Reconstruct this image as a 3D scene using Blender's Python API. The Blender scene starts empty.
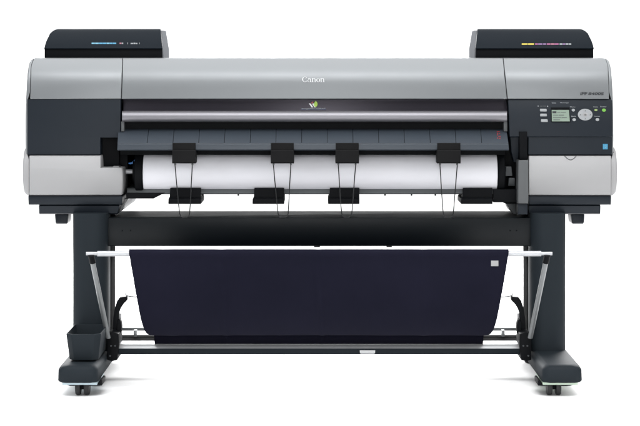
import bpy, bmesh, math, random
from mathutils import Vector
random.seed(4)
S = bpy.context.scene
COL = S.collection

# ------------------------------------------------------------------ camera
K = 0.00316      # metres per photograph pixel on the plane of the printer front (Y = 0)
D = 5.0          # camera distance to that plane
HY = 62.0        # row of the horizon (camera height line)
ZC = 1.003       # camera height
cam = bpy.data.cameras.new('camera'); co = bpy.data.objects.new('camera', cam); COL.objects.link(co)
co.location = (0, -D, ZC); co.rotation_euler = (math.radians(90), 0, 0)
cam.sensor_width = 36; cam.lens = 36 * D / (640 * K)
cam.shift_y = (HY - 213) / 640.0
cam.clip_end = 200
S.camera = co

# ------------------------------------------------------------------ studio light
w = bpy.data.worlds.new('World'); S.world = w; w.use_nodes = True
bg = w.node_tree.nodes['Background']
bg.inputs[0].default_value = (0.93, 0.97, 1.0, 1); bg.inputs[1].default_value = 0.16

def area(name, loc, target, sx, sy, power, colr=(1, 1, 1)):
    l = bpy.data.lights.new(name, 'AREA'); l.shape = 'RECTANGLE'; l.size = sx; l.size_y = sy
    l.energy = power; l.color = colr
    o = bpy.data.objects.new(name, l); COL.objects.link(o); o.location = loc
    o.rotation_euler = (Vector(target) - Vector(loc)).to_track_quat('-Z', 'Y').to_euler()
    return o
area('overhead_softbox', (0, -1.6, 3.2), (0, 0.2, 0.6), 4.0, 1.6, 56)
area('top_strip', (0, 0.45, 2.9), (0, 0.40, 0.6), 4.4, 2.5, 88)
area('front_softbox', (0.1, -5.6, 2.0), (0, 0, 0.8), 1.0, 0.8, 34)
area('side_softbox', (-4.4, -3.0, 2.8), (0, 0, 0.6), 1.6, 2.0, 54, (0.95, 0.98, 1))
area('side_softbox', (4.4, -3.0, 2.8), (0, 0, 0.6), 1.6, 2.0, 54, (1, 0.99, 0.97))
area('backdrop_fill', (0, 2.4, 3.6), (0, 4.8, 0.9), 6.0, 0.8, 200)  # added unseen light that turns the backdrop pure white
area('floor_fill', (0, 2.9, 1.56), (0, 0.0, 0.0), 6.0, 0.35, 430)  # added unseen light from behind, washes out shadow on the floor
area('low_front_fill', (0, -3.4, 0.30), (0, 0, 0.62), 3.2, 0.5, 30)  # added unseen fill below the frame, brightens the paper roll
g = area('narrow_floor_fill', (0, -1.5, 3.0), (0, -0.45, 0.0), 4.5, 0.7, 15); g.data.spread = math.radians(60)  # added unseen narrow-beam fill that whitens the floor in front

S.view_settings.view_transform = 'Standard'
S.view_settings.look = 'None'
S.view_settings.exposure = 0
S.view_settings.gamma = 1

# ------------------------------------------------------------------ helpers
def lin(r, g, b):
    f = lambda c: (c / 255 / 12.92) if c / 255 <= 0.04045 else ((c / 255 + 0.055) / 1.055) ** 2.4
    return (f(r), f(g), f(b), 1)

def mat(name, colr, rough=0.5, metal=0.0, spec=0.5, bump=0.0, bscale=900, vary=0.0, coat=0.0, emit=0.0, brush=False, sheen=0.0):
    m = bpy.data.materials.new(name); m.use_nodes = True
    nt = m.node_tree; b = nt.nodes['Principled BSDF']
    b.inputs['Base Color'].default_value = colr
    b.inputs['Roughness'].default_value = rough
    b.inputs['Metallic'].default_value = metal
    b.inputs['Specular IOR Level'].default_value = spec
    b.inputs['Coat Weight'].default_value = coat
    b.inputs['Sheen Weight'].default_value = sheen
    if emit:
        b.inputs['Emission Color'].default_value = colr; b.inputs['Emission Strength'].default_value = emit
    tc = nt.nodes.new('ShaderNodeTexCoord')
    if bump:
        n = nt.nodes.new('ShaderNodeTexNoise'); n.inputs['Scale'].default_value = bscale; n.inputs['Detail'].default_value = 2
        bp = nt.nodes.new('ShaderNodeBump'); bp.inputs['Strength'].default_value = bump; bp.inputs['Distance'].default_value = 0.0004
        if brush:
            mp = nt.nodes.new('ShaderNodeMapping'); mp.inputs['Scale'].default_value = (0.01, 1, 1)
            nt.links.new(tc.outputs['Object'], mp.inputs[0]); nt.links.new(mp.outputs[0], n.inputs['Vector'])
        else:
            nt.links.new(tc.outputs['Object'], n.inputs['Vector'])
        nt.links.new(n.outputs[0], bp.inputs['Height']); nt.links.new(bp.outputs[0], b.inputs['Normal'])
    if vary:
        n2 = nt.nodes.new('ShaderNodeTexNoise'); n2.inputs['Scale'].default_value = 7; n2.inputs['Detail'].default_value = 5
        mr = nt.nodes.new('ShaderNodeMapRange'); mr.inputs['To Min'].default_value = max(0.02, rough - vary); mr.inputs['To Max'].default_value = min(1, rough + vary)
        nt.links.new(tc.outputs['Object'], n2.inputs['Vector'])
        nt.links.new(n2.outputs[0], mr.inputs[0]); nt.links.new(mr.outputs[0], b.inputs['Roughness'])
    return m

M = {
 'silver': mat('silver_paint', (0.198, 0.209, 0.218, 1), 0.44, 0.45, 0.5, 0.12, 1600, 0.04),
 'charcoal': mat('charcoal_plastic', (0.0062, 0.0100, 0.0155, 1), 0.5, 0, 0.26, 0.35, 1300, 0.06),
 'post': mat('post_paint', (0.0155, 0.0200, 0.0242, 1), 0.6, 0, 0.07, 0.3, 1100, 0.06),
 'matte': mat('matte_black', (0.005, 0.0055, 0.006, 1), 0.85, 0, 0.03),
 'black': mat('black_plastic', (0.0035, 0.004, 0.005, 1), 0.55, 0, 0.08, 0.3, 1200, 0.06),
 'clip': mat('clip_plastic', (0.0045, 0.0045, 0.005, 1), 0.55, 0, 0.12, 0.3, 1200),
 'beam': mat('beam_paint', (0.0044, 0.0061, 0.0077, 1), 0.38, 0, 0.19, 0.25, 1500, 0.05),
 'lightgrey': mat('light_grey_plastic', (0.308, 0.308, 0.314, 1), 0.5, 0, 0.35, 0.25, 1300, 0.05),
 'midgrey': mat('mid_grey_plastic', (0.078, 0.083, 0.087, 1), 0.5, 0, 0.4, 0.25, 1300, 0.05),
 'railgrey': mat('rail_grey', (0.085, 0.092, 0.096, 1), 0.5, 0, 0.3, 0.2, 1300, 0.05),
 'darkgrey': mat('dark_grey_plastic', (0.045, 0.050, 0.054, 1), 0.5, 0, 0.4, 0.25, 1300, 0.05),
 'tray': mat('blue_grey_tray', (0.034, 0.043, 0.055, 1), 0.4, 0, 0.45, 0.2, 1500, 0.05),
 'visor': mat('smoked_visor', (0.008, 0.007, 0.010, 1), 0.24, 0, 0.5, 0.0, 1000, 0.0),
 'bar': mat('satin_aluminium', (0.235, 0.23, 0.25, 1), 0.48, 0.75, 0.5, 0.08, 1200, 0.03, brush=True),
 'rod': mat('bright_rod', (0.46, 0.47, 0.49, 1), 0.4, 0.35, 0.5, 0.2, 900, 0.04, brush=True),
 'strut': mat('grey_strut', (0.20, 0.21, 0.215, 1), 0.38, 0.5, 0.5, 0.2, 1100, 0.05),
 'bar_shine': mat('highlight_metal', (0.38, 0.39, 0.40, 1), 0.4, 0.35, 0.5, 0.1, 900, 0.03),
 'lid': mat('lid_plastic', (0.0075, 0.0110, 0.0155, 1), 0.5, 0, 0.06, 0.35, 1300, 0.06),
 'lidside': mat('grey_end_face', (0.15, 0.155, 0.165, 1), 0.7, 0, 0.0, 0.2, 1200),
 'seam': mat('seam_dark', (0.02, 0.022, 0.025, 1), 0.7, 0, 0.2),
 'wire': mat('black_wire', (0.012, 0.013, 0.014, 1), 0.4, 0.3, 0.4),
 'rubber': mat('caster_rubber', (0.008, 0.008, 0.009, 1), 0.5, 0, 0.35, 0.2, 800),
 'white': mat('white_print', (0.62, 0.63, 0.64, 1), 0.5, 0, 0.3),
 'dim': mat('grey_print', (0.24, 0.255, 0.27, 1), 0.6, 0, 0.2),
 'button': mat('button_plastic', (0.28, 0.293, 0.305, 1), 0.4, 0, 0.5, 0.1),
 'darkprint': mat('dark_print', (0.035, 0.038, 0.042, 1), 0.5, 0, 0.3),
 'blue': mat('blue_lever', (0.05, 0.17, 0.42, 1), 0.4, 0, 0.4),
 'cyanlabel': mat('cyan_label', (0.04, 0.22, 0.37, 1), 0.45),
 'cyanlight': mat('pale_cyan_label', (0.11, 0.30, 0.42, 1), 0.45),
 'yellow': mat('yellow_label', (0.42, 0.34, 0.03, 1), 0.45),
 'magenta': mat('magenta_label', (0.22, 0.045, 0.14, 1), 0.45),
 'violet': mat('violet_label', (0.14, 0.07, 0.18, 1), 0.45),
 'red': mat('red_label', (0.30, 0.035, 0.04, 1), 0.45),
 'pink': mat('pink_label', (0.26, 0.09, 0.13, 1), 0.45),
 'navy': mat('navy_print', (0.010, 0.016, 0.055, 1), 0.4),
 'green': mat('leaf_green', (0.28, 0.44, 0.05, 1), 0.45),
 'palegreen': mat('strip_pale_green', (0.42, 0.52, 0.42, 1), 0.5),
 'paleblue': mat('strip_pale_blue', (0.40, 0.50, 0.55, 1), 0.5),
 'led': mat('green_led', (0.13, 0.34, 0.05, 1), 0.4, emit=0.08),
 'ledamber': mat('olive_led', (0.24, 0.32, 0.12, 1), 0.4, emit=0.05),
}

M['visor'].node_tree.nodes['Principled BSDF'].inputs['IOR'].default_value = 1.72
M['visor'].node_tree.nodes['Principled BSDF'].inputs['Specular Tint'].default_value = (0.93, 0.87, 1.0, 1)
# paper: white with very faint winding
def paper_mat():
    m = mat('paper', (0.80, 0.80, 0.845, 1), 0.7, 0, 0.25, 0.1, 400)
    return m
M['paper'] = paper_mat()

def lcd_mat():
    m = mat('lcd_glass', (0.20, 0.255, 0.21, 1), 0.3, 0, 0.4, emit=0.05)
    return m
M['lcd'] = lcd_mat()

def fabric_mat():
    m = bpy.data.materials.new('navy_fabric'); m.use_nodes = True
    nt = m.node_tree; b = nt.nodes['Principled BSDF']
    b.inputs['Roughness'].default_value = 0.9; b.inputs['Specular IOR Level'].default_value = 0.1
    tc = nt.nodes.new('ShaderNodeTexCoord')
    wv = nt.nodes.new('ShaderNodeTexWave'); wv.inputs['Scale'].default_value = 220; wv.bands_direction = 'Z'
    wv2 = nt.nodes.new('ShaderNodeTexWave'); wv2.inputs['Scale'].default_value = 220; wv2.bands_direction = 'X'
    ad = nt.nodes.new('ShaderNodeMath'); ad.operation = 'ADD'
    for q in (wv, wv2): nt.links.new(tc.outputs['Object'], q.inputs[0])
    nt.links.new(wv.outputs['Fac'], ad.inputs[0]); nt.links.new(wv2.outputs['Fac'], ad.inputs[1])
    bp = nt.nodes.new('ShaderNodeBump'); bp.inputs['Strength'].default_value = 0.25; bp.inputs['Distance'].default_value = 0.0004
    nt.links.new(ad.outputs[0], bp.inputs['Height']); nt.links.new(bp.outputs[0], b.inputs['Normal'])
    n = nt.nodes.new('ShaderNodeTexNoise'); n.inputs['Scale'].default_value = 5; n.inputs['Detail'].default_value = 6
    cr = nt.nodes.new('ShaderNodeValToRGB')
    cr.color_ramp.elements[0].position = 0.3; cr.color_ramp.elements[0].color = (0.0058, 0.0060, 0.0138, 1)
    cr.color_ramp.elements[1].position = 0.75; cr.color_ramp.elements[1].color = (0.0080, 0.0080, 0.0176, 1)
    nt.links.new(tc.outputs['Object'], n.inputs['Vector']); nt.links.new(n.outputs[0], cr.inputs[0]); nt.links.new(cr.outputs[0], b.inputs['Base Color'])
    return m
M['fabric'] = fabric_mat()
M['underside_shade'] = mat('shade_toned_fabric', (0.0040, 0.0040, 0.0080, 1), 0.95, 0, 0.02, 0.3, 900)  # same basket cloth, with the shade of its underside put into the colour

def sweep_mat():
    m = mat('white_sweep_paper', (0.88, 0.88, 0.88, 1), 0.9, 0, 0.1, 0.1, 60)
    return m
M['sweep'] = sweep_mat()

def fy(Y): return (D + Y) / D
def X_(px, Y=0): return (px - 320) * K * fy(Y)
def Z_(py, Y=0): return ZC - (py - HY) * K * fy(Y)
def P(px, py, Y=0): return Vector((X_(px, Y), Y, Z_(py, Y)))

def finish(name, bm, material, parent=None, bev=0.0, seg=2, smooth=True, ang=35, label=None, origin=None, extra=None):
    bmesh.ops.remove_doubles(bm, verts=bm.verts, dist=1e-6)
    bmesh.ops.recalc_face_normals(bm, faces=bm.faces)
    if bev:
        es = [e for e in bm.edges if len(e.link_faces) == 2 and e.calc_face_angle(0) > math.radians(38)]
        if es: bmesh.ops.bevel(bm, geom=es, offset=bev, segments=seg, affect='EDGES', profile=0.5, clamp_overlap=True)
    me = bpy.data.meshes.new(name)
    if origin is None:
        mn = Vector((1e9,) * 3); mx = Vector((-1e9,) * 3)
        for v in bm.verts:
            for i in range(3): mn[i] = min(mn[i], v.co[i]); mx[i] = max(mx[i], v.co[i])
        origin = (mn + mx) / 2
    for v in bm.verts: v.co -= origin
    bm.to_mesh(me); bm.free()
    if smooth:
        me.shade_smooth(); me.set_sharp_from_angle(angle=math.radians(ang))
    o = bpy.data.objects.new(name, me); COL.objects.link(o)
    me.materials.append(material)
    for e in (extra or []): me.materials.append(e)
    o.location = origin
    if parent is not None:
        o.parent = parent
        # every parent is unrotated and unscaled
        wp = parent.location.copy(); q = parent.parent
        while q: wp += q.location; q = q.parent
        o.location = origin - wp
    if label: o['label'] = label
    return o

def rowloft(rows, rl=0.0, rr=None, na=6, bm=None, mi=0):
    """rows (py, px0, px1, Yfront, Yback), top to bottom; vertical front corners rounded rl / rr pixels."""
    if rr is None: rr = rl
    bm = bm or bmesh.new(); loops = []
    for (py, x0, x1, Yf, Yb) in rows:
        z = Z_(py, Yf); a = X_(x0, Yf); b = X_(x1, Yf); k = K * fy(Yf)
        pts = [(a, Yb)]
        if rl:
            for i in range(na + 1):
                t = math.pi / 2 * i / na; r = rl * k
                pts.append((a + r - r * math.cos(t), Yf + r - r * math.sin(t)))
        else: pts.append((a, Yf))
        if rr:
            for i in range(na + 1):
                t = math.pi / 2 * (1 - i / na); r = rr * k
                pts.append((b - r + r * math.cos(t), Yf + r - r * math.sin(t)))
        else: pts.append((b, Yf))
        pts.append((b, Yb))
        loops.append([bm.verts.new((p[0], p[1], z)) for p in pts])
    n = len(loops[0]); fs = []
    for i in range(len(loops) - 1):
        A, B = loops[i], loops[i + 1]
        for j in range(n):
            fs.append(bm.faces.new((A[j], A[(j + 1) % n], B[(j + 1) % n], B[j])))
    fs.append(bm.faces.new(loops[0])); fs.append(bm.faces.new(list(reversed(loops[-1]))))
    for f in fs: f.material_index = mi
    return bm

def box(px0, px1, py0, py1, Yf, Yb, bm=None, mi=0):
    return rowloft([(py0, px0, px1, Yf, Yb), (py1, px0, px1, Yf, Yb)], bm=bm, mi=mi)

def plate(outline, Yf, Yb, bm=None):
    """front outline in pixels at Yf, straight back to Yb"""
    bm = bm or bmesh.new()
    A = [bm.verts.new(P(x, y, Yf)) for x, y in outline]
    B = [bm.verts.new((v.co.x, Yb, v.co.z)) for v in A]
    n = len(A)
    bm.faces.new(A); bm.faces.new(list(reversed(B)))
    for i in range(n): bm.faces.new((A[i], B[i], B[(i + 1) % n], A[(i + 1) % n]))
    return bm

def tube(pts, r, bm=None, n=10, closed=False, flat=1.0):
    bm = bm or bmesh.new(); loops = []
    N = len(pts)
    prev = None
    for i, p in enumerate(pts):
        a = pts[max(0, i - 1)]; b = pts[min(N - 1, i + 1)]
        t = (b - a).normalized()
        if prev is None:
            u = t.cross(Vector((0, 1, 0)))
            if u.length < 0.1: u = t.cross(Vector((0, 0, 1)))
            u.normalize()
        else:
            u = prev - t * prev.dot(t); u.normalize()
        prev = u; v = t.cross(u).normalized()
        rr = r[i] if isinstance(r, (list, tuple)) else r
        loops.append([bm.verts.new(p + u * math.cos(2 * math.pi * k / n) * rr + v * math.sin(2 * math.pi * k / n) * rr * flat) for k in range(n)])
    for i in range(N - 1):
        for k in range(n):
            bm.faces.new((loops[i][k], loops[i][(k + 1) % n], loops[i + 1][(k + 1) % n], loops[i + 1][k]))
    bm.faces.new(list(reversed(loops[0]))); bm.faces.new(loops[-1])
    return bm

def cylx(px0, px1, py, rpx, Y, n=48, bm=None, chamfer=0.0):
    """cylinder along X centred at pixel row py at depth Y, radius rpx pixels"""
    r = rpx * K * fy(Y); a = X_(px0, Y); b = X_(px1, Y); z = Z_(py, Y)
    c = chamfer
    pts = [(a, r - c), (a + c, r), (b - c, r), (b, r - c)] if c else [(a, r), (b, r)]
    bm = bm or bmesh.new(); loops = []
    for x, q in pts:
        loops.append([bm.verts.new((x, Y + q * math.cos(2 * math.pi * k / n), z + q * math.sin(2 * math.pi * k / n))) for k in range(n)])
    for i in range(len(loops) - 1):
        for k in range(n):
            bm.faces.new((loops[i][k], loops[i][(k + 1) % n], loops[i + 1][(k + 1) % n], loops[i + 1][k]))
    bm.faces.new(list(reversed(loops[0]))); bm.faces.new(loops[-1])
    return bm

def disc(px, py, rx, ry, Yf, depth, n=32, bm=None, dome=0.25):
    """button facing the camera"""
    bm = bm or bmesh.new(); k = K * fy(Yf); c = P(px, py, Yf)
    def ring(s, y): return [bm.verts.new((c.x + rx * k * s * math.cos(2 * math.pi * i / n), y, c.z + ry * k * s * math.sin(2 * math.pi * i / n))) for i in range(n)]
    L = [ring(1, Yf + depth), ring(1, Yf + depth * dome), ring(0.86, Yf), ]
    for i in range(len(L) - 1):
        for j in range(n): bm.faces.new((L[i][j], L[i][(j + 1) % n], L[i + 1][(j + 1) % n], L[i + 1][j]))
    bm.faces.new(L[-1]); bm.faces.new(list(reversed(L[0])))
    return bm

def text(name, body, px, py, wpx, hpx, Y, material, parent, bold=0.0, shear=0.0, tilt=0.0, depth=0.0006, label=None):
    """lettering centred at (px, py), stretched to wpx x hpx"""
    cu = bpy.data.curves.new(name, 'FONT'); cu.body = body; cu.size = 1; cu.offset = bold; cu.shear = shear
    cu.extrude = 0.02
    t = bpy.data.objects.new('tmp_' + name, cu); COL.objects.link(t)
    bpy.context.view_layer.update()
    me = t.evaluated_get(bpy.context.evaluated_depsgraph_get()).to_mesh()
    bm = bmesh.new(); bm.from_mesh(me)
    bpy.data.objects.remove(t)
    xs = [v.co.x for v in bm.verts]; ys = [v.co.y for v in bm.verts]
    cx, cy = (min(xs) + max(xs)) / 2, (min(ys) + max(ys)) / 2
    k = K * fy(Y); sx = wpx * k / (max(xs) - min(xs)); sz = hpx * k / (max(ys) - min(ys))
    c = P(px, py, Y)
    for v in bm.verts:
        x = (v.co.x - cx) * sx; z = (v.co.y - cy) * sz; d = -v.co.z / 0.02 * depth
        v.co = (c.x + x, c.y + d + z * math.tan(tilt), c.z + z)
    return finish(name, bm, material, parent, smooth=False, label=label)

# ------------------------------------------------------------------ setting: white studio sweep
def sheet(name, pts, x0, x1, material):
    bm = bmesh.new(); prev = None
    for (y, z) in pts:
        cur = (bm.verts.new((x0, y, z)), bm.verts.new((x1, y, z)))
        if prev: bm.faces.new((prev[0], prev[1], cur[1], cur[0]))
        prev = cur
    o = finish(name, bm, material, None, origin=Vector((0, 0, 0)))
    o['kind'] = 'structure'; return o
sheet('floor', [(-2.6, 0), (3.5, 0)], -7, 7, M['sweep'])
arc = [(3.5 + 1.5 * math.sin(t), 1.5 - 1.5 * math.cos(t)) for t in [math.pi / 2 * i / 16 for i in range(17)]]
bd = sheet('backdrop', arc + [(5.0, 5.0)], -7, 7, M['sweep'])

# ------------------------------------------------------------------ the printer
R = bpy.data.objects.new('large_format_printer', None); COL.objects.link(R)
R.empty_display_size = 0.2; R.location = (0, 0.1, 0)
R['label'] = 'wide silver and charcoal large format printer on wheeled stand with navy fabric basket'
R['category'] = 'printer'

# --- chassis: inner body behind all covers
bm = bmesh.new()
box(27, 119, 100, 194, 0.05, 0.55, bm); box(524, 612, 100, 194, 0.05, 0.55, bm)
box(119.2, 523.8, 102, 151, 0.12, 0.55, bm)
box(119.2, 523.8, 151.2, 193, 0.24, 0.55, bm)
finish('chassis', bm, M['black'], R, 0.002)

# --- silver hood
hood_prof = [(57.8, .084), (58.1, .076), (58.8, .070), (60.5, .0615), (62.5, .0525), (65, .042), (68, .031), (71.5, .0205), (76, .0115), (82, .005), (88, .0015), (94, 0), (98.2, 0), (98.8, .0015)]
def hood(name, xa, xb, la=0.6, lb=0.6):
    bm = rowloft([(py, xa(py), xb(py), Y, 0.55) for py, Y in hood_prof], la, lb, 3)
    return finish(name, bm, M['silver'], R, 0.0, ang=30)
seamL = lambda y: 122.6 - (y - 58) * 0.03
seamR = lambda y: 503.2 + (y - 58) * 0.10
top_cover = hood('top_cover', lambda y: seamL(y) + .35, lambda y: seamR(y) - .35)
capL = lambda y: 30.6 + 3.6 * max(0, (70 - y) / 12) ** 2 - .8 * max(0, (y - 75) / 25)
capR = lambda y: 608.6 - 3.6 * max(0, (70 - y) / 12) ** 2 + .8 * max(0, (y - 75) / 25)
shL = hood('shoulder_cover', lambda y: capL(y) + .3, lambda y: seamL(y) - .35)
shR = hood('shoulder_cover', lambda y: seamR(y) + .35, lambda y: capR(y) - .3)

# --- end caps (silver sides, seen as a thin rounded strip)
def endcap(side):
    rows = []
    for py, Y, out in [(58.2, .085, 35.4), (58.7, .078, 33), (59.8, .068, 31), (61.8, .056, 29.6), (66, .04, 28.3), (73, .022, 27.4), (82, .010, 26.7), (92, .006, 26.2), (100, .006, 25.8), (120, .006, 25.4), (140, .006, 25.3), (150, .006, 25.6), (154, .008, 26.2)]:
        inn = capL(py) - .1 if py < 99 else 27.4
        if side < 0: rows.append((py, out, inn, Y, 0.55))
        else: rows.append((py, 639 - inn, 639 - out, Y, 0.55))
    bm = rowloft(rows, 1.2 if side < 0 else .2, .2 if side < 0 else 1.2, 4)
    finish('end_cap', bm, M['silver'], R, 0, ang=40)
endcap(-1); endcap(1)

# --- ink tank covers on top of the hood
def inkcover(side):
    mx = (lambda x: x) if side < 0 else (lambda x: 638.0 - x)
    rows = []
    for py, x0, x1, Y in [(28.8, 58.0, 160.2, .175), (29.4, 55.2, 160.6, .165), (31, 52.4, 160.8, .156), (33.4, 49.8, 161.0, .147), (37, 48.1, 161.3, .134), (41, 46.1, 161.7, .121), (45, 44.8, 162.1, .110), (48.0, 44.1, 162.4, .103), (48.6, 44.0, 162.4, .104), (49.2, 44.3, 162.2, .108)]:
        a, b = mx(x0), mx(x1); a, b = min(a, b), max(a, b)
        rows.append((py, a, b, Y, 0.30))
    bm = rowloft(rows, 0.8, 0.8, 3)
    c = finish('ink_tank_cover', bm, M['lid'], R, 0, ang=30)
    a, b = sorted((mx(44.5), mx(162.2)))
    bm = box(a, b, 48.8, 58.6, .110, 0.30)
    finish('cover_skirt', bm, M['black'], c, 0.0015)
    # grey inner end face, seen obliquely beside the cover
    k = fy(.12)
    x = mx(166.4)
    bm = bmesh.new()
    xo = X_(mx(162.9), .112); xi = X_(mx(158.6), .16)
    s = 0.0015 * (1 if side < 0 else -1)
    zz = lambda py: ZC - (py - HY) * K * fy(.13)
    xt = xo + (xi - xo) * .55
    prof = [(.116, 58.2, xo), (.110, 48.8, xo), (.168, 29.9, xt), (.305, 29.9, xt), (.305, 48.8, xo), (.305, 58.2, xo)]
    A = [bm.verts.new((x + s, Y, zz(py))) for Y, py, x in prof]; B = [bm.verts.new((x - 2 * s, Y, zz(py))) for Y, py, x in prof]
    for q in (A, B):
        bm.faces.new((q[0], q[1], q[4], q[5])); bm.faces.new((q[1], q[2], q[3], q[4]))
    for i in range(6): bm.faces.new((A[i], B[i], B[(i + 1) % 6], A[(i + 1) % 6]))
    finish('end_face', bm, M['lidside'], c)
    return c
inkL = inkcover(-1); inkR = inkcover(1)

def chip(parent, x0, x1, y0, y1, material, Y):
    bm = bmesh.new(); sl = -.0029 # cover face leans back
    A = []
    for (x, y) in ((x0, y0), (x1, y0), (x1, y1), (x0, y1)):
        A.append((x, y, Y + (y - (y0 + y1) / 2) * sl))
    f = [bm.verts.new(P(*a)) for a in A]; b = [bm.verts.new(v.co + Vector((0, .002, 0))) for v in f]
    bm.faces.new(f); bm.faces.new(list(reversed(b)))
    for i in range(4): bm.faces.new((f[i], b[i], b[(i + 1) % 4], f[(i + 1) % 4]))
    return finish('ink_label', bm, material, parent)
YC = .1136
for x0, x1, m in [(91.6, 94.8, 'cyanlight'), (95.1, 98.6, 'cyanlight'), (98.9, 102.6, 'cyanlabel'), (102.9, 106.4, 'cyanlabel'), (106.7, 109.6, 'cyanlight'), (109.9, 112.6, 'cyanlabel'), (112.9, 116.2, 'cyanlabel'), (119.6, 121.4, 'pink'), (121.7, 123.2, 'dim')]:
    chip(inkL, x0, x1, 42.5, 43.9, M[m], YC)
for x0, x1, y0, y1 in [(127.4, 127.9, 42.4, 44.2), (127.4, 129.0, 43.8, 44.2), (130.6, 133.2, 42.8, 44.0), (133.5, 135.4, 42.6, 44.0), (135.8, 137.4, 42.8, 44.0), (139.3, 139.7, 42.4, 44.0)]:
    chip(inkL, x0, x1, y0, y1, M['dim'], YC)
for x0, x1, m in [(521.8, 527.6, 'yellow'), (528.1, 534.0, 'yellow'), (535.2, 537.8, 'magenta'), (538.2, 542.4, 'violet'), (543.2, 546.2, 'violet'), (546.9, 550.4, 'magenta'), (550.8, 554.0, 'pink'), (554.3, 558.6, 'magenta'), (559.6, 562.4, 'dim'), (562.8, 565.2, 'violet'), (565.6, 568.4, 'dim'), (568.9, 571.2, 'dim')]:
    chip(inkR, x0, x1, 43.2, 44.7, M[m], YC - .0018)

# --- charcoal front panel, left
bm = rowloft([(99.4, 27.8, 120.6, .003, .1), (112, 27.4, 120.6, .001, .1), (137.5, 27.2, 120.2, .001, .1)], .8, .6, 3)
rowloft([(137.5, 27.2, 100.4, .001, .1), (154.2, 27.2, 100.4, .002, .1), (155.0, 27.6, 100.2, .004, .1)], .8, .6, 3, bm=bm)
finish('front_panel', bm, M['charcoal'], R, 0)
# --- lower grey roll cover, left (bulging) with its stepped corner
def bulge(py): # outward bulge of the lower covers
    t = (py - 155.5) / 40.0
    return -0.004 - 0.019 * math.sin(math.pi * min(1, max(0, t)) ** 0.9)
rows = [(155.4, 29.8, 100.6, .004, .12)] + [(y, 29.4, 100.6, bulge(y), .12) for y in (156.2, 160, 164, 168)]
bm = rowloft(rows, .3, 1.0, 3)
rows = [(168.0, 29.4, 121.4, bulge(168), .12)] + [(y, 29.4, x, bulge(y), .12) for y, x in ((168.4, 122.2), (173, 122.8), (180, 123), (187, 122.8), (192, 122.4), (194.4, 121.8))] + [(195.2, 30, 121, .002, .12)]
rowloft(rows, .3, 1.6, 4, bm=bm)
finish('roll_cover', bm, M['lightgrey'], R, 0)
# side of roll cover
def covercap(side):
    rows = []
    for py, out in [(147.6, 25.4), (149, 24.4), (153, 23.3), (160, 22.6), (170, 22.2), (180, 22.3), (188, 22.9), (192, 23.8), (194.6, 25.6), (195.6, 27.5)]:
        Y = max(bulge(py), -.016) + .006 if 155 < py < 195 else .012
        a, b = (out, 28.9) if py > 155.6 else (out, 26.9)
        if side > 0: a, b = 640 - b, 640 - a
        rows.append((py, a, b, Y, .5))
    bm = rowloft(rows, 3 if side < 0 else .2, .2 if side < 0 else 3, 4)
    finish('cover_end', bm, M['lightgrey'], R, 0, ang=50)
covercap(-1); covercap(1)
# --- lower grey roll cover, right
rows = [(155.4, 529.6, 610, .004, .12)] + [(y, 529.0, 611, bulge(y), .12) for y in (156.2, 160, 164, 168, 174, 180, 186, 190, 194.4)] + [(195.2, 529.4, 610.4, .002, .12)]
bm = rowloft(rows, .6, .3, 3)
rc = finish('roll_cover', bm, M['lightgrey'], R, 0)
# finger notch: a shallow engraved crescent
pts = [P(564.5 + 12 * t, 155.8 + 4.0 * math.sin(math.pi * t), bulge(156 + 4 * math.sin(math.pi * t)) - .0003) for t in [i / 14 for i in range(15)]]
finish('finger_notch', tube(pts, .0011, n=6), M['midgrey'], rc)

# --- right charcoal control panel: tilted control face, crease, lower face
bm = rowloft([(99.4, 508.5, 611.6, .006, .1), (101, 508.3, 612.3, .003, .1), (134.8, 509.6, 612.6, -.012, .1), (136.2, 509.8, 612.6, -.0115, .1), (137.2, 510, 612.6, -.007, .1)], .5, .9, 3)
rowloft([(137.2, 528.4, 612.4, -.007, .1), (154.2, 528.4, 612.2, -.003, .1), (155.0, 528.7, 611.8, .001, .1)], .4, .9, 3, bm=bm)
ctl = finish('control_panel', bm, M['charcoal'], R, 0)
def yc(py): return .003 - .015 * (py - 101) / 33.8
# side wall of the right section going down behind the lever
bm = rowloft([(137.4, 510.2, 527.6, .000, .1), (152, 511.5, 527.6, .016, .1), (162, 514, 527.6, .03, .12)], .5, .3, 3)
finish('inner_panel', bm, M['charcoal'], R, 0)
bm = rowloft([(131.5, 519.0, 527.2, -.016, .05), (160, 519.6, 527.2, -.010, .05)], 1, .5, 3)
finish('lever_shroud', bm, M['black'], R, .001)
# grey release lever
bm = rowloft([(160.2, 518.6, 528.2, -.024, .03), (161.5, 518.2, 528.4, -.026, .03), (200, 517.6, 528.6, -.026, .03), (203.4, 518.0, 528.2, -.024, .03)], 1.4, 1.0, 4)
lev = finish('release_lever', bm, M['midgrey'], R, 0)
bm = box(518.0, 527.6, 203.8, 214.5, -.018, .04); finish('lever_hinge', bm, M['charcoal'], lev, .0015)

# controls
def btn(px, py, rx, ry, m='button', name='button'):
    Y = yc(py) - .0025
    return finish(name, disc(px, py, rx, ry, Y, .004), M[m], ctl)
for px, py in ((543.4, 110.1), (543.6, 115.0), (544.4, 120.6)):
    Y = yc(py) - .003
    bm = rowloft([(py - 1.35, px - 3.1, px + 2.9, Y + .0008, Y + .006), (py - .9, px - 3.4, px + 3.3, Y, Y + .006), (py + .9, px - 3.4, px + 3.5, Y, Y + .006), (py + 1.35, px - 3.1, px + 3.2, Y + .0008, Y + .006)], .4, .4, 3)
    finish('button', bm, M['button'], ctl)
btn(573.4, 110.1, 1.7, 1.4); btn(574.2, 119.7, 1.8, 1.5); btn(597.5, 119.6, 1.9, 1.5)
btn(596.0, 110.0, 1.6, 1.1, 'ledamber', 'indicator_light'); btn(604.0, 110.1, 2.0, 1.6, 'led', 'power_light')
Y = yc(114.5) - .004
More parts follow.
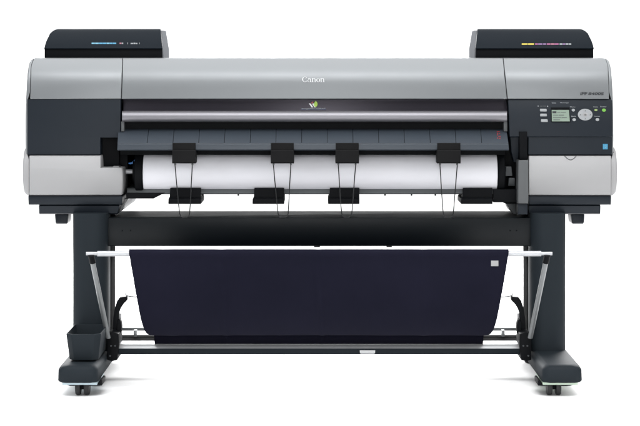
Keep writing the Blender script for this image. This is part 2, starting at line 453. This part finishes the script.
dial = finish('navigation_dial', disc(585.3, 114.6, 7.3, 5.8, Y, .006, 40, dome=.1), M['button'], ctl)
bm = disc(585.3, 114.6, 2.6, 2.1, Y - .0012, .002, 24); finish('centre_key', bm, M['lightgrey'], dial)
for dx, dy in ((-5, 0), (5, 0), (0, -4), (0, 4)):
    c = (585.3 + dx, 114.6 + dy)
    q = .7
    bm = plate([(c[0] - q, c[1] + q * .8), (c[0] + q, c[1] + q * .8), (c[0], c[1] - q * .8)], Y - .0005, Y + .001)
    finish('arrow_mark', bm, M['midgrey'], dial)
bm = bmesh.new()
for a, b, c_, d in ((583.9, 586.7, 114.1, 114.4), (583.9, 586.7, 114.9, 115.2), (585.0, 585.4, 113.6, 115.7)):
    box(a, b, c_, d, Y - .0016, Y, bm)
finish('key_symbol', bm, M['midgrey'], dial)
# screen
Y = yc(115) - .002
bm = rowloft([(107.4, 551.0, 569.6, yc(107.4) - .0030, yc(115) + .01), (121.8, 551.4, 570.4, yc(121.8) - .0030, yc(115) + .01)], .3, .3, 2)
frm = finish('screen_frame', bm, M['black'], ctl)
bm = rowloft([(109.9, 551.7, 569.0, yc(109.9) - .0036, yc(115) + .008), (121.3, 552.0, 569.8, yc(121.3) - .0036, yc(115) + .008)], 0, 0)
scr = finish('screen', bm, M['lcd'], frm)
bm = bmesh.new()
def dash(x0, x1, y0, y1): box(x0, x1, y0, y1, yc((y0 + y1) / 2) - .0042, yc((y0 + y1) / 2), bm)
dash(552.4, 556.4, 111.2, 113.2)
finish('screen_print', bm, M['darkprint'], frm)
bm = bmesh.new()
for a, b, y in ((557.2, 560, 112.2), (560.6, 566, 112.2), (553.0, 558, 115.0), (558.6, 564, 115.0), (553, 561, 117.6), (561.6, 567, 117.6), (553.4, 560, 119.8)):
    dash(a, b, y - .28, y + .28)
finish('screen_text_line', bm, M['midgrey'], frm)
# small captions on the panel
def cap(word, px, py, wd, h=1.1, m='dim'):
    text('caption', word, px, py, wd, h, yc(py) - .0006, M[m], ctl, bold=.01, tilt=math.atan(.015 / (33.8 * K)))
cap('Data', 554.0, 102.8, 4.2); cap('Message', 564.4, 102.8, 8.6)
cap('Menu', 572.6, 106.8, 5.2); cap('Back', 573.6, 116.2, 4.8)
cap('Online', 595.6, 106.8, 4.8); cap('Power', 603.4, 106.6, 6.2, 1.2); cap('Stop', 597.0, 116.3, 6.0)
for x, y in ((538.2, 106.0), (547.6, 106.2)):
    finish('caption_dot', disc(x, y, .7, .6, yc(y) - .001, .002, 12), M['dim'], ctl)
bm = bmesh.new()
for a, b in ((540.2, 542), (542.5, 543.7), (544.2, 546)): box(a, b, 105.8, 106.4, yc(106) - .001, yc(106) + .002, bm)
finish('caption', bm, M['midgrey'], ctl)
# blue square sticker with white star mark
bm = rowloft([(143.9, 602.9, 607.7, yc(137) - .0, 0), (149.3, 602.9, 607.7, -.0075, 0)], 0, 0)
stk = finish('sticker', box(602.9, 607.7, 143.9, 149.3, -.0062, 0), M['cyanlabel'], ctl); bm.free()
pts = [P(603.7 + 3.2 * t, 147.0 - 1.7 * math.sin(math.pi * t), -.0066) for t in [i / 10 for i in range(11)]]
bm = tube(pts, .0007, n=6)
st = []
for i in range(10):
    a = math.pi / 2 + i * math.pi / 5; r = 1.2 if i % 2 == 0 else .5
    st.append((605.5 + r * math.cos(a), 147.3 - r * math.sin(a)))
plate(st, -.0068, -.006, bm)
finish('star_mark', bm, M['cyanlight'], stk)

# --- hood lettering
def canon():
    bm = bmesh.new(); T = .0012
    Yb = .0075; px0, py0 = 302.2, 79.3  # baseline-left reference
    k = K * fy(Yb)
    def v(x, y, d): # unit: x in px, y up in px ; follow the hood curve
        py = py0 + 2.6 - y
        Yc = Yb + .0006 * (y - 2.6) * 1.6
        return bm.verts.new((X_(px0 + x, Yb), Yc - d, Z_(py, Yb)))
    def quadstrip(outer, inner):
        A = [v(x, y, T) for x, y in outer]; B = [v(x, y, T) for x, y in inner]
        A2 = [v(x, y, -.002) for x, y in outer]; B2 = [v(x, y, -.002) for x, y in inner]
        for i in range(len(A) - 1):
            bm.faces.new((A[i], A[i + 1], B[i + 1], B[i])); bm.faces.new((A[i], A2[i], A2[i + 1], A[i + 1])); bm.faces.new((B[i], B[i + 1], B2[i + 1], B2[i]))
    def ring(cx, cy, rx, ry, tx, ty, a0, a1, n=28):
        O = []; I = []
        for i in range(n + 1):
            a = math.radians(a0 + (a1 - a0) * i / n)
            O.append((cx + rx * math.cos(a), cy + ry * math.sin(a))); I.append((cx + (rx - tx) * math.cos(a), cy + (ry - ty) * math.sin(a)))
        quadstrip(O, I)
    def poly(pts):
        f = [v(x, y, T) for x, y in pts]; bm.faces.new(f)
        g = [v(x, y, -.002) for x, y in pts]
        for i in range(len(f)): bm.faces.new((f[i], g[i], g[(i + 1) % len(f)], f[(i + 1) % len(f)]))
    # C with its inner pointed serif
    ring(2.7, 2.65, 2.7, 2.65, .85, .32, 42, 322)
    poly([(4.75, 4.5), (2.75, 3.3), (4.2, 3.75)])
    def a(x):
        ring(x + 1.5, 1.2, 1.5, 1.2, .55, .25, 60, 300)
        ring(x + 1.8, 2.5, 1.5, 1.3, .7, .3, 5, 165)
        poly([(x + 2.6, 0), (x + 2.6, 2.6), (x + 3.3, 2.6), (x + 3.3, .4), (x + 4.1, .3), (x + 4.1, 0)])
    def n(x):
        poly([(x, 0), (x, .25), (x + .4, .3), (x + .4, 3.4), (x, 3.45), (x, 3.7), (x + 1.15, 3.85), (x + 1.15, .3), (x + 1.8, .25), (x + 1.8, 0)])
        ring(x + 2.3, 2.4, 1.35, 1.35, .7, .32, 0, 155)
        poly([(x + 2.6, 0), (x + 2.95, .3), (x + 2.95, 2.4), (x + 3.65, 2.4), (x + 3.65, .3), (x + 4.2, .25), (x + 4.2, 0)])
    def o(x): ring(x + 1.95, 1.85, 1.9, 1.85, .78, .26, 0, 360, 36)
    a(5.3); n(9.6); o(14.1); n(18.2)
    return finish('brand_lettering', bm, M['white'], top_cover, smooth=False)
canon()
text('model_lettering', 'iPF', 583.8, 93.5, 7.4, 3.0, -.0003, M['darkprint'], shR, bold=.035, shear=.15)
text('model_lettering', '8400S', 596.0, 93.6, 15.6, 2.7, -.0003, M['darkprint'], shR, bold=.03, shear=.15)

# --- smoked visor, emblem and handle bar
bm = rowloft([(99.3, 123.4, 506.4, .020, .1), (104, 123.4, 507, .017, .1), (112.4, 123.2, 507.6, .012, .1)], .2, .2, 2)
vis = finish('smoked_window', bm, M['visor'], R, 0)
Yv = .0148
bm = plate([(308.8, 103.3), (310.6, 103.4), (313.2, 107.1), (311.6, 107.4)], Yv, Yv + .004); plate([(312.0, 103.8), (313.6, 103.2), (316.2, 107.0), (314.6, 107.4)], Yv, Yv + .004, bm)
em = finish('emblem_stroke', bm, M['white'], vis)
pts = [(315.4, 107.2), (314.0, 105.2), (314.2, 103.0), (315.6, 100.8), (317.0, 102.0), (317.7, 103.8), (317.2, 105.8)]
em2 = finish('emblem_leaf', plate(pts, Yv - .001, Yv + .004), M['green'], vis)
finish('emblem_petal', plate([(310.9, 103.0), (313.1, 101.2), (313.4, 102.2), (312.0, 103.6)], Yv - .0005, Yv + .006), M['red'], vis)
finish('emblem_strip', box(301.2, 326.0, 108.3, 109.9, .0125, .02), M['navy'], vis)
text('emblem_lettering', 'imagePROGRAF', 313.6, 108.7, 24.0, 1.7, .0120, M['dim'], vis, bold=.01, shear=.2)

prof = [(110.9, .012), (111.2, .004), (112.6, -.006), (114.6, -.011), (117, -.013), (119, -.012), (120.6, -.008), (121.6, -.001), (121.9, .008)]
bm = rowloft([(py, 122.0, 507.2, Y, .05) for py, Y in prof], .5, .5, 3)
hb = finish('handle_bar', bm, M['bar'], R, 0, ang=50)
for x0, x1 in ((121.2, 124.2), (503.8, 507.4)):
    bm = box(x0, x1, 121.2, 131.4, .001, .03); finish('bar_bracket', bm, M['midgrey'], hb, .001)
# silver end bead of bar
bm = box(124, 504.0, 122.0, 129.4, .028, .1); finish('slot_backing', bm, M['black'], R)

# --- output tray : ribbed sloping plate with a front lip
tl = lambda y: 118.6 - (y - 128) * .07
tr = lambda y: 506.2 + (y - 128) * .14
bm = bmesh.new()
edges = [None] + [147.9 + 25.63 * i for i in range(14)] + [None]
def ty(py): return .028 - .098 * (py - 128.4) / 15.0
for i in range(15):
    rows = []
    for py in (128.4, 130.6, 136, 141.5, 143.4):
        s = 1 + (py - 136) * .0006
        a = tl(py) if i == 0 else 320 + (edges[i] - 320) * s + .28
        b = tr(py) if i == 14 else 320 + (edges[i + 1] - 320) * s - .28
        rows.append((py, a, b, ty(py) + (.004 if py == 128.4 else 0), .06))
    rowloft(rows, 0, 0, bm=bm)
# lip
rowloft([(143.2, tl(143), tr(143), -.0685, .04), (143.9, tl(144), tr(144), -.0705, .04), (144.6, tl(145), tr(145), -.0710, .04), (149.4, tl(149), tr(149), -.070, .04), (150.4, tl(150) + .5, tr(150) - .5, -.066, .04)], .6, .6, 3, bm=bm)
tray = finish('output_tray', bm, M['tray'], R, 0, ang=30)
bm = rowloft([(129.0, 120, 505.8, ty(129) + .010, .07), (143.0, 119, 507.4, ty(143) + .010, .05)], 0, 0)
finish('tray_underlay', bm, M['seam'], tray)
# red marks on the tray
bm = bmesh.new()
for (x0, x1, y0, y1) in ((496.8, 499.6, 131.2, 131.9), (497.0, 497.7, 132.6, 135.4), (498.6, 500.2, 133.2, 133.9), (498.4, 500.6, 136.0, 136.7), (497.4, 498.0, 137.0, 138.6), (499.0, 500.6, 138.0, 138.6)):
    f = [bm.verts.new(P(x, y, ty(y) - .0012)) for x, y in ((x0, y0), (x1, y0), (x1, y1), (x0, y1))]
    b = [bm.verts.new(v.co + Vector((0, .004, 0))) for v in f]
    bm.faces.new(f); bm.faces.new(list(reversed(b)))
    for i in range(4): bm.faces.new((f[i], b[i], b[(i + 1) % 4], f[(i + 1) % 4]))
finish('warning_mark', bm, M['red'], tray)

# --- print guide clips with their wire loops
for a, b in ((172.3, 195.4), (270.9, 293.7), (335.6, 358.7), (437.2, 460.4)):
    bm = rowloft([(142.9, a + .3, b, -.073, -.05), (143.6, a + .2, b, -.0765, -.05), (150.2, a + .2, b, -.0765, -.05)], .3, .3, 2)
    rowloft([(150.0, a - .2, b + .3, -.080, -.03), (150.6, a - .2, b + .3, -.082, -.03), (162.6, a - .2, b + .3, -.082, -.03), (163.4, a, b + .1, -.080, -.03)], .4, .4, 3, bm=bm)
    g = finish('print_guide', bm, M['clip'], R, 0)
    c = (a + b) / 2 + .2
    sk = .8 if a < 300 else -.4
    if a > 400: sk = -.5
    pts2 = [(c - 9.0, 162), (c - 9.0, 166), (c - 6.3 + sk * .8, 203), (c - 5.2 + sk, 213.5), (c - 4.2 + sk, 216.4), (c - 2.6 + sk, 217.2), (c + 2.2 + sk, 217.2), (c + 3.8 + sk, 216.4), (c + 4.8 + sk, 213.5), (c + 5.6 + sk * .8, 203), (c + 8.2, 166), (c + 8.4, 162)]
    bm = tube([P(x, y, -.070 - .02 * (y - 162) / 55) for x, y in pts2], .0016, n=8)
    finish('guide_wire', bm, M['wire'], g)
    for dx in (-9, 8.3):
        finish('wire_boot', box(c + dx - .9, c + dx + .9, 163.2, 165.2, -.077, -.066), M['midgrey'], g, .0008)

# --- roll bay: rail, supports, end blocks
bm = rowloft([(188.2, 127, 500, .030, .24), (189.0, 127, 500, .024, .24), (193.4, 127, 500, .012, .24), (194.4, 128, 499, .018, .24)], .3, .3, 2)
finish('roll_bay_rail', bm, M['railgrey'], R, 0)
bm = plate([(126, 192.8), (165, 192.8), (153.5, 198.6), (126, 198.6)], .008, .2); finish('rail_end_plate', bm, M['black'], R, .001)
bm = plate([(493.4, 189.4), (521, 189.4), (521, 196), (516, 202.4), (493.4, 202.4)], .004, .2); finish('rail_end_plate', bm, M['black'], R, .001)
for x in (238.3, 411.5, 385, 435.3):
    finish('rail_screw', cylx(x - .8, x + .8, 194.8, 1.0, .075, 12), M['black'], R)
for a, b in ((168.4, 201.0), (252.6, 284.2), (328.2, 359.6), (461.4, 492.6)):
    bm = rowloft([(188.2, a + 1.8, b - .2, .008, .05), (197.6, a + 1.2, b - .2, .003, .05)], .3, .3, 2)
    rowloft([(197.4, a + .8, b - .1, -.002, .12), (199.0, a, b, -.014, .12), (203.0, a - .2, b, -.016, .12), (204.0, a, b - .2, -.013, .12)], .6, .6, 3, bm=bm)
    finish('roll_support', bm, M['black'], R, 0)
finish('bay_shade_strip', rowloft([(150.6, 120.4, 504.8, -.046, .1), (154.4, 120.4, 504.8, -.024, .1), (154.9, 120.4, 504.8, -.018, .1)]), M['matte'], R)  # added black strip standing in for the shadow gap above the roll
# left bay wall details
bm = box(119.5, 127.6, 151, 194.5, .060, .24); finish('bay_wall', bm, M['black'], R, .001)
bm = plate([(506, 140), (519, 150), (519, 214), (514, 214), (508, 203), (503.5, 203), (503.5, 152)], .07, .24); finish('bay_wall', bm, M['black'], R, .001)
bm = rowloft([(166.5, 506, 511.5, .03, .07), (176, 505, 512.5, .022, .07)], .6, .6, 3)
rowloft([(178, 509, 515, .02, .07), (186, 508, 515, .028, .07)], .6, .6, 3, bm=bm)
finish('spool_holder', bm, M['darkgrey'], R, .001)
bm = rowloft([(166.6, 112.5, 118.8, .01, .05), (168.6, 112.5, 118.8, .006, .05)], .3, .3, 2); finish('cover_catch', bm, M['lightgrey'], R, .0008)
# blue spool lever
pts = [P(x, y, .045) for x, y in ((128.6, 163.4), (130.4, 163.4), (132.4, 162.9), (134.2, 162.2), (135.6, 161.0))]
finish('spool_lever', tube(pts, [.0020, .0030, .0034, .005, .0060], n=10, flat=.6), M['blue'], R)
# light gussets below the bay
bm = plate([(123.0, 198.8), (128.2, 198.8), (120.2, 211.6), (119.6, 211.6), (119.6, 204.8), (123, 204.8)], .07, .10); finish('gusset', bm, M['lightgrey'], R, .0006)
bm = plate([(506, 203.6), (516, 203.6), (518.5, 214), (513.8, 214)], .06, .10); finish('gusset', bm, M['darkgrey'], R, .0006)

# --- stepped base ledges under both ends
def ledge(side):
    mx = (lambda x: x) if side < 0 else (lambda x: 639.4 - x)
    def rw(y, a, b, Yf, Yb=.5):
        a, b = sorted((mx(a), mx(b))); return (y, a, b, Yf, Yb)
    e = 122.2 if side < 0 else 110.6
    bm = rowloft([rw(195.6, 28.4, e - .2, .010), rw(196.2, 28.2, e, .002), rw(199, 28.2, e, .000), rw(204.2, 28.4, e - .4, .006), rw(204.8, 28.8, e - .6, .010)], .6, .6, 3)
    rowloft([rw(204.9, 39.2, e - 2.6 if side < 0 else e, .016), rw(206, 38.8, e - 2.8 if side < 0 else e, .011), rw(213.2, 39.0, e - 4.6 if side < 0 else e, .016), rw(214.2, 39.4, e - 5 if side < 0 else e - .2, .022)], .6, .6, 3, bm=bm)
    finish('base_ledge', bm, M['charcoal'], R, 0)
    a, b = sorted((mx(54.8), mx(68.2)))
    bm = rowloft([(214.4, a, b, .05, .12), (222.2, a + .6, b - .6, .05, .12), (223.8, a + 1.4, b - 1.4, .054, .12)], .5, .5, 2)
    finish('base_tab', bm, M['charcoal'], R, .001)
    a, b = sorted((mx(97.6), mx(107.0)))
    bm = rowloft([(214.4, a, b, -.006, .06), (223.0, a, b, -.006, .06), (224.2, a + .5, b - .5, -.003, .06)], .4, .4, 2)
    finish('base_tab', bm, M['darkgrey' if side < 0 else 'charcoal'], R, .0008)
ledge(-1); ledge(1)

# --- stand: beam, posts, feet, casters
bm = rowloft([(217.6, 108.2, 531.4, .006, .225), (218.2, 108.0, 531.6, .0, .225), (245.4, 108.0, 531.6, .0, .225), (246.2, 108.4, 531.2, .003, .225)], .2, .2, 2)
beam = finish('stand_beam', bm, M['beam'], R, 0, ang=50)
for px in (122.2, 130.4, 510.4, 516.8):
    finish('bolt', disc(px, 230.8, .7, .7, -.0015, .003, 12), M['black'], beam)
finish('beam_clip', box(386.5, 392, 246.2, 247.2, .01, .03), M['black'], beam)
finish('beam_clip', box(314, 320, 246.2, 247.2, .01, .03), M['black'], beam)
FH = .095
def zpx(z, Y): return HY + (ZC - z) / (K * fy(Y))
def stand_end(side):
    mx = (lambda x: x) if side < 0 else (lambda x: 638.4 - x)
    def sp(a, b): return sorted((mx(a), mx(b)))
    a, b = sp(71.2, 107.2)
    bm = rowloft([(213.8, a, b, -.030, .045), (zpx(FH - .004, -.030), a, b, -.030, .045)], 13, 13, 12)
    post = finish('stand_post', bm, M['post'], R, 0, ang=60)
    a, b = sp(107.4, 111.4)
    bm = rowloft([(214, a, b, .055, .15), (zpx(.09, .055), a, b, .055, .15)], .3, .3, 2)
    finish('post_channel', bm, M['matte'], R, 0)
    # foot: long, round-shouldered
    bm = bmesh.new()
    x0, x1 = (-.786, -.664); 
    loops = []
    for z, ins, yf in ((.043, .004, -.268), (.047, 0, -.272), (.080, .001, -.272), (.089, .006, -.266), (.0945, .016, -.255)):
        pts = [(x0 + ins, .34 - ins), (x0 + ins, yf + .02), (x0 + ins + .006, yf + .006), (x0 + ins + .02, yf), (x1 - ins - .02, yf), (x1 - ins - .006, yf + .006), (x1 - ins, yf + .02), (x1 - ins, .34 - ins)]
        loops.append([bm.verts.new((-x if side > 0 else x, y, z)) for x, y in pts])
    n = 8
    for i in range(len(loops) - 1):
        for j in range(n): bm.faces.new((loops[i][j], loops[i][(j + 1) % n], loops[i + 1][(j + 1) % n], loops[i + 1][j]))
    bm.faces.new(loops[0]); bm.faces.new(loops[-1])
    # inner side block of the foot under the cross bar
    ft = finish('stand_foot', bm, M['post'], R, 0, ang=50)
    bm = bmesh.new()
    xs = (x0 + .014, x1 - .004)
    A = []
    for x in xs:
        for y in (-.262, -.1):
            for z in (.036, .0428): A.append(bm.verts.new((-x if side > 0 else x, y, z)))
    for f in ((0, 1, 3, 2), (4, 6, 7, 5), (0, 4, 5, 1), (2, 3, 7, 6), (0, 2, 6, 4), (1, 5, 7, 3)): bm.faces.new([A[i] for i in f])
    finish('foot_strip', bm, M['paleblue' if side < 0 else 'palegreen'], ft)
    # under carriage: dark wedge below the strip
    bm = bmesh.new()
    o = [(-.770, .0358), (-.668, .0358), (-.662, .046), (-.655, .046), (-.655, .030), (-.672, .029), (-.752, .029)]
    A = [bm.verts.new((-x if side > 0 else x, -.245, z)) for x, z in o]; B = [bm.verts.new((v.co.x, -.17, v.co.z)) for v in A]
    bm.faces.new(A); bm.faces.new(list(reversed(B)))
    for i in range(len(A)): bm.faces.new((A[i], B[i], B[(i + 1) % len(A)], A[(i + 1) % len(A)]))
    finish('foot_underside', bm, M['black'], ft, .0015)
    # casters
    cxs = (-.7145 if side < 0 else .7035)
    for cy in (-.226, .29):
        bm = bmesh.new()
        bmesh.ops.create_cone(bm, cap_ends=True, segments=20, radius1=.016, radius2=.011, depth=.022)
        for v in bm.verts: v.co += Vector((cxs, cy, .029))
        # hood over the twin wheels
        L = []
        for i in range(9):
            t = math.pi * i / 8
            L.append([bm.verts.new((cxs + x, cy + .024 * math.cos(t), .0235 + .0225 * math.sin(t) * .6)) for x in (-.0052, .0052)])
        for i in range(8): bm.faces.new((L[i][0], L[i][1], L[i + 1][1], L[i + 1][0]))
        bm.faces.new([l[0] for l in L]); bm.faces.new([l[1] for l in reversed(L)])
        cs = finish('caster', bm, M['black'], R, .0008)
        for dx in (-.0132, .0132):
            bm = bmesh.new(); r = .0245; pr = [(-.0078, r * .80), (-.0070, r * .94), (-.004, r), (.004, r), (.0070, r * .94), (.0078, r * .80)]
            loops = [[bm.verts.new((cxs + dx + x, cy - .006 + q * math.cos(2 * math.pi * k / 32), .0245 + q * math.sin(2 * math.pi * k / 32))) for k in range(32)] for x, q in pr]
            for i in range(5):
                for k in range(32): bm.faces.new((loops[i][k], loops[i][(k + 1) % 32], loops[i + 1][(k + 1) % 32], loops[i + 1][k]))
            bm.faces.new(list(reversed(loops[0]))); bm.faces.new(loops[-1])
            finish('wheel', bm, M['rubber'], cs, 0, ang=40)
    # brake tab on the front caster
    bm = bmesh.new()
    bmesh.ops.create_cube(bm, size=1)
    for v in bm.verts: v.co = Vector((cxs + (.026 if side > 0 else .0) + v.co.x * .03, -.235 + v.co.y * .02, .0315 + v.co.z * .006))
    finish('caster_brake', bm, M['black'], R, .001)
    return ft
stand_end(-1); stand_end(1)
finish('foot_screw', disc(554.2, 361.3, .6, .9, -.16, .01, 10), M['button'], R)

# accessory pocket, left
bm = bmesh.new()
def pk(z, ins, wl=0):
    x0, x1, yf, yb, c = -.7695 + ins, -.6640 - ins, -.220 + ins, -.035, .017
    x0 += wl; x1 -= wl; yf += wl; yb -= wl
    return [bm.verts.new(p) for p in ((x0, yb, z), (x0, yf + c, z), (x0 + c, yf, z), (x1 - c, yf, z), (x1, yf + c, z), (x1, yb, z))]
Ls = [pk(.100, .009), pk(.1775, .0), pk(.180, .0005), pk(.180, .0005, .0028), pk(.103, .009, .0028)]
for i in range(4):
    for j in range(6): bm.faces.new((Ls[i][j], Ls[i][(j + 1) % 6], Ls[i + 1][(j + 1) % 6], Ls[i + 1][j]))
bm.faces.new(Ls[0]); bm.faces.new(Ls[-1])
finish('accessory_pocket', bm, M['post'], R, .0012, ang=30)

# --- cross bar and pivots
bm = rowloft([(343.2, 116, 526.5, -.020, .02), (343.8, 116, 526.5, -.030, .02), (345.2, 116, 526.5, -.038, .02), (347.0, 116, 526.5, -.044, .02), (348.6, 116, 526.5, -.047, .02)], .2, .2, 2)
bar_shine = finish('bar_highlight', bm, M['bar_shine'], R, 0, ang=60)  # brighter metal on the bar's top stands in for its highlight
bm = rowloft([(348.7, 116, 526.5, -.046, .02), (354.0, 116, 526.5, -.045, .02), (354.6, 116, 526.5, -.042, .02)], .2, .2, 2)
xb = finish('cross_bar', bm, M['post'], R, 0, ang=60)
finish('bar_sticker', rowloft([(350.4, 359.8, 375.2, -.0470, -.04), (353.2, 360.0, 375.0, -.0470, -.04), (353.8, 361, 374, -.0470, -.04)]), M['white'], xb)

def side_gear(side):
    mx = (lambda x: x) if side < 0 else (lambda x: 638.4 - x)
    o = [(107, 334.5), (112, 332), (118.6, 334), (119, 343), (118, 352), (117.4, 360), (112, 361.5), (107, 360)]
    bm = plate([(mx(x), y) for x, y in o], -.062, .02)
    pv = finish('pivot_block', bm, M['black'], R, .002)
    for x, y in ((111, 346), (115, 346), (110, 356)):
        finish('bolt', disc(mx(x), y, .9, .9, -.0645, .004, 12), M['darkgrey'], pv)
    # strut: flat oval bar from pivot to front rod
    p0 = P(mx(91.6), 257.5, -.222); p1 = P(mx(108.2), 338, -.066)
    st = finish('basket_strut', tube([p0, p1], .0078, n=20, flat=.6), M['strut'], R)
    d = (p1 - p0).normalized()
    bm = tube([p0 - d * .008, p0 + d * .020], .0095, n=16, flat=.8)
    finish('strut_socket', bm, M['black'], st)
    # thin rod beside the strut
    # hooked arm
    o = [(113.5, 343), (112.8, 330), (113.2, 318), (114.5, 309), (117, 301), (119.5, 297.6), (124, 297), (126.6, 296.6), (127.4, 298), (127, 300.6), (123.6, 304), (120.5, 308.5), (118.9, 313), (118.4, 320), (118.6, 334), (118, 343)]
    bm = plate([(mx(x), y) for x, y in o], -.008, .012)
    ar = finish('hook_arm', bm, M['black'], R, .002)
    bm = tube([P(mx(x), y, Y) for x, y, Y in ((125.2, 293.6, 0), (126.6, 295.8, 0), (131, 296.6, .0), (142, 297.2, .03))], .0019, n=8)
    finish('hook_wire', bm, M['wire'], ar)
    finish('knob', disc(mx(119.4), 327, 2.4, 8.0, -.02, .02, 24), M['black'], ar)
    finish('arm_plate', box(*sorted((mx(119.0), mx(121.2))), 313.6, 323, .0, .006), M['lightgrey'], ar, .0008)
side_gear(-1); side_gear(1)

# --- rear rod and small frame of the basket
Yr = .17
finish('rear_rod', cylx(116, 524, 329.2, 1.7, Yr, 20), M['strut'], R)
for m_ in (lambda x: x, lambda x: 638.4 - x):
    a, b = sorted((m_(133.6), m_(136.6)))
    finish('rod_support', box(a, b, 330.5, 339.5, .13, .15), M['strut'], R, .001)
    a, b = sorted((m_(116), m_(160)))
    finish('base_rail', rowloft([(337.4, a, b, .125, .18), (338.2, a, b, .118, .18), (345, a, b, .06, .18), (349, a, b, .06, .18)]), M['matte'], R, .001)

# --- front rod and fabric basket
Yo = -.222
bm = cylx(86.2, 552.6 - .4, 253.6, 1.8, Yo, 20)
rod = finish('basket_rod', bm, M['rod'], R)
for a, b in ((97.2, 132), (506, 541.2)):
    finish('rod_sleeve', cylx(a, b, 253.7, 2.7, Yo, 24, chamfer=.001), M['rod'], rod)
rows = [(249.9, 129.2, -.222), (250.3, 129.1, -.230), (251.6, 129.1, -.2335), (254, 129.2, -.2345), (257, 129.8, -.2325), (258, 130.0, -.231), (266, 131.2, -.228), (276, 133, -.220), (288, 135.0, -.207), (300, 137.3, -.190), (310, 139.2, -.172), (318, 140.8, -.154), (325, 142.8, -.134), (330, 144.8, -.116), (333, 147, -.102), (334.4, 150, -.094), (334.8, 154.2, -.088), (339, 154.4, -.070), (343.6, 154.6, -.040), (346, 155, .0), (345, 155, .03), (341, 155, .06), (336, 154.0, .10), (330, 153, .145), (325.8, 152.8, Yr)]
def cloth(rows):
    bm = bmesh.new(); NX = 160; prev = None
    for ri, (py, x0, Y) in enumerate(rows):
        a = X_(x0, Y); b = X_(638.2 - x0 - .5, Y); cur = []
        for i in range(NX + 1):
            t = i / NX; x = a + (b - a) * t
            u = max(0, min(1, (py - 256) / 60.0))
            wv = 0
            if Y < -.05:
                wv = u * (.0024 * math.sin(x * 7 + 1.3 + .6 * u) + .0014 * math.sin(x * 19 + .9 * u) + .0008 * math.sin(x * 43 + 2 * u))
                for fx, wd, am in ((-.30, .012, .009), (-.005, .010, .009), (.31, .014, .007), (-.47, .02, .006)):  # soft creases
                    wv -= am * (.35 + .65 * u) * math.exp(-((x - fx - .012 * u) / wd) ** 2)
            cur.append(bm.verts.new((x, Y + wv, Z_(py, Y))))
        if prev:
            for i in range(NX): bm.faces.new((prev[i], prev[i + 1], cur[i + 1], cur[i]))
        prev = cur
    return bm
fab = finish('fabric_basket', cloth(rows[:17]), M['fabric'], R, 0, ang=60)
so = fab.modifiers.new('thickness', 'SOLIDIFY'); so.thickness = .002; so.offset = 1
underside_shade = finish('basket_underside', cloth(rows[16:]), M['underside_shade'], R, 0, ang=60)
so = underside_shade.modifiers.new('thickness', 'SOLIDIFY'); so.thickness = .0018; so.offset = 1
finish('fabric_tag', box(491.0, 498.4, 260.6, 266.2, -.2325, -.2285), M['lightgrey'], fab, .0003)

# ------------------------------------------------------------------ the paper roll in its bay
PR = bpy.data.objects.new('paper_roll', None); COL.objects.link(PR)
Yp = .062
PR.location = (X_(320, Yp), Yp, Z_(170.2, Yp))
PR['label'] = 'long white roll of paper with black end flanges in the bay below the tray'
PR['category'] = 'paper roll'
finish('paper', cylx(144.8, 495.6, 171.6, 20.4, Yp, 96, chamfer=.0015), M['paper'], PR, 0, ang=30)
bm = cylx(136.6, 144.4, 171.4, 22.2, Yp, 64, chamfer=.003); cylx(133.8, 137, 171.0, 12, Yp, 48, bm=bm)
finish('roll_flange', bm, M['black'], PR, 0, ang=30)
bm = cylx(496.0, 503.0, 171.4, 22.2, Yp, 64, chamfer=.003); finish('roll_flange', bm, M['black'], PR, 0, ang=30)
finish('spool_shaft', cylx(121.6, 134, 171.6, 2.4, .058, 24), M['rod'], PR)
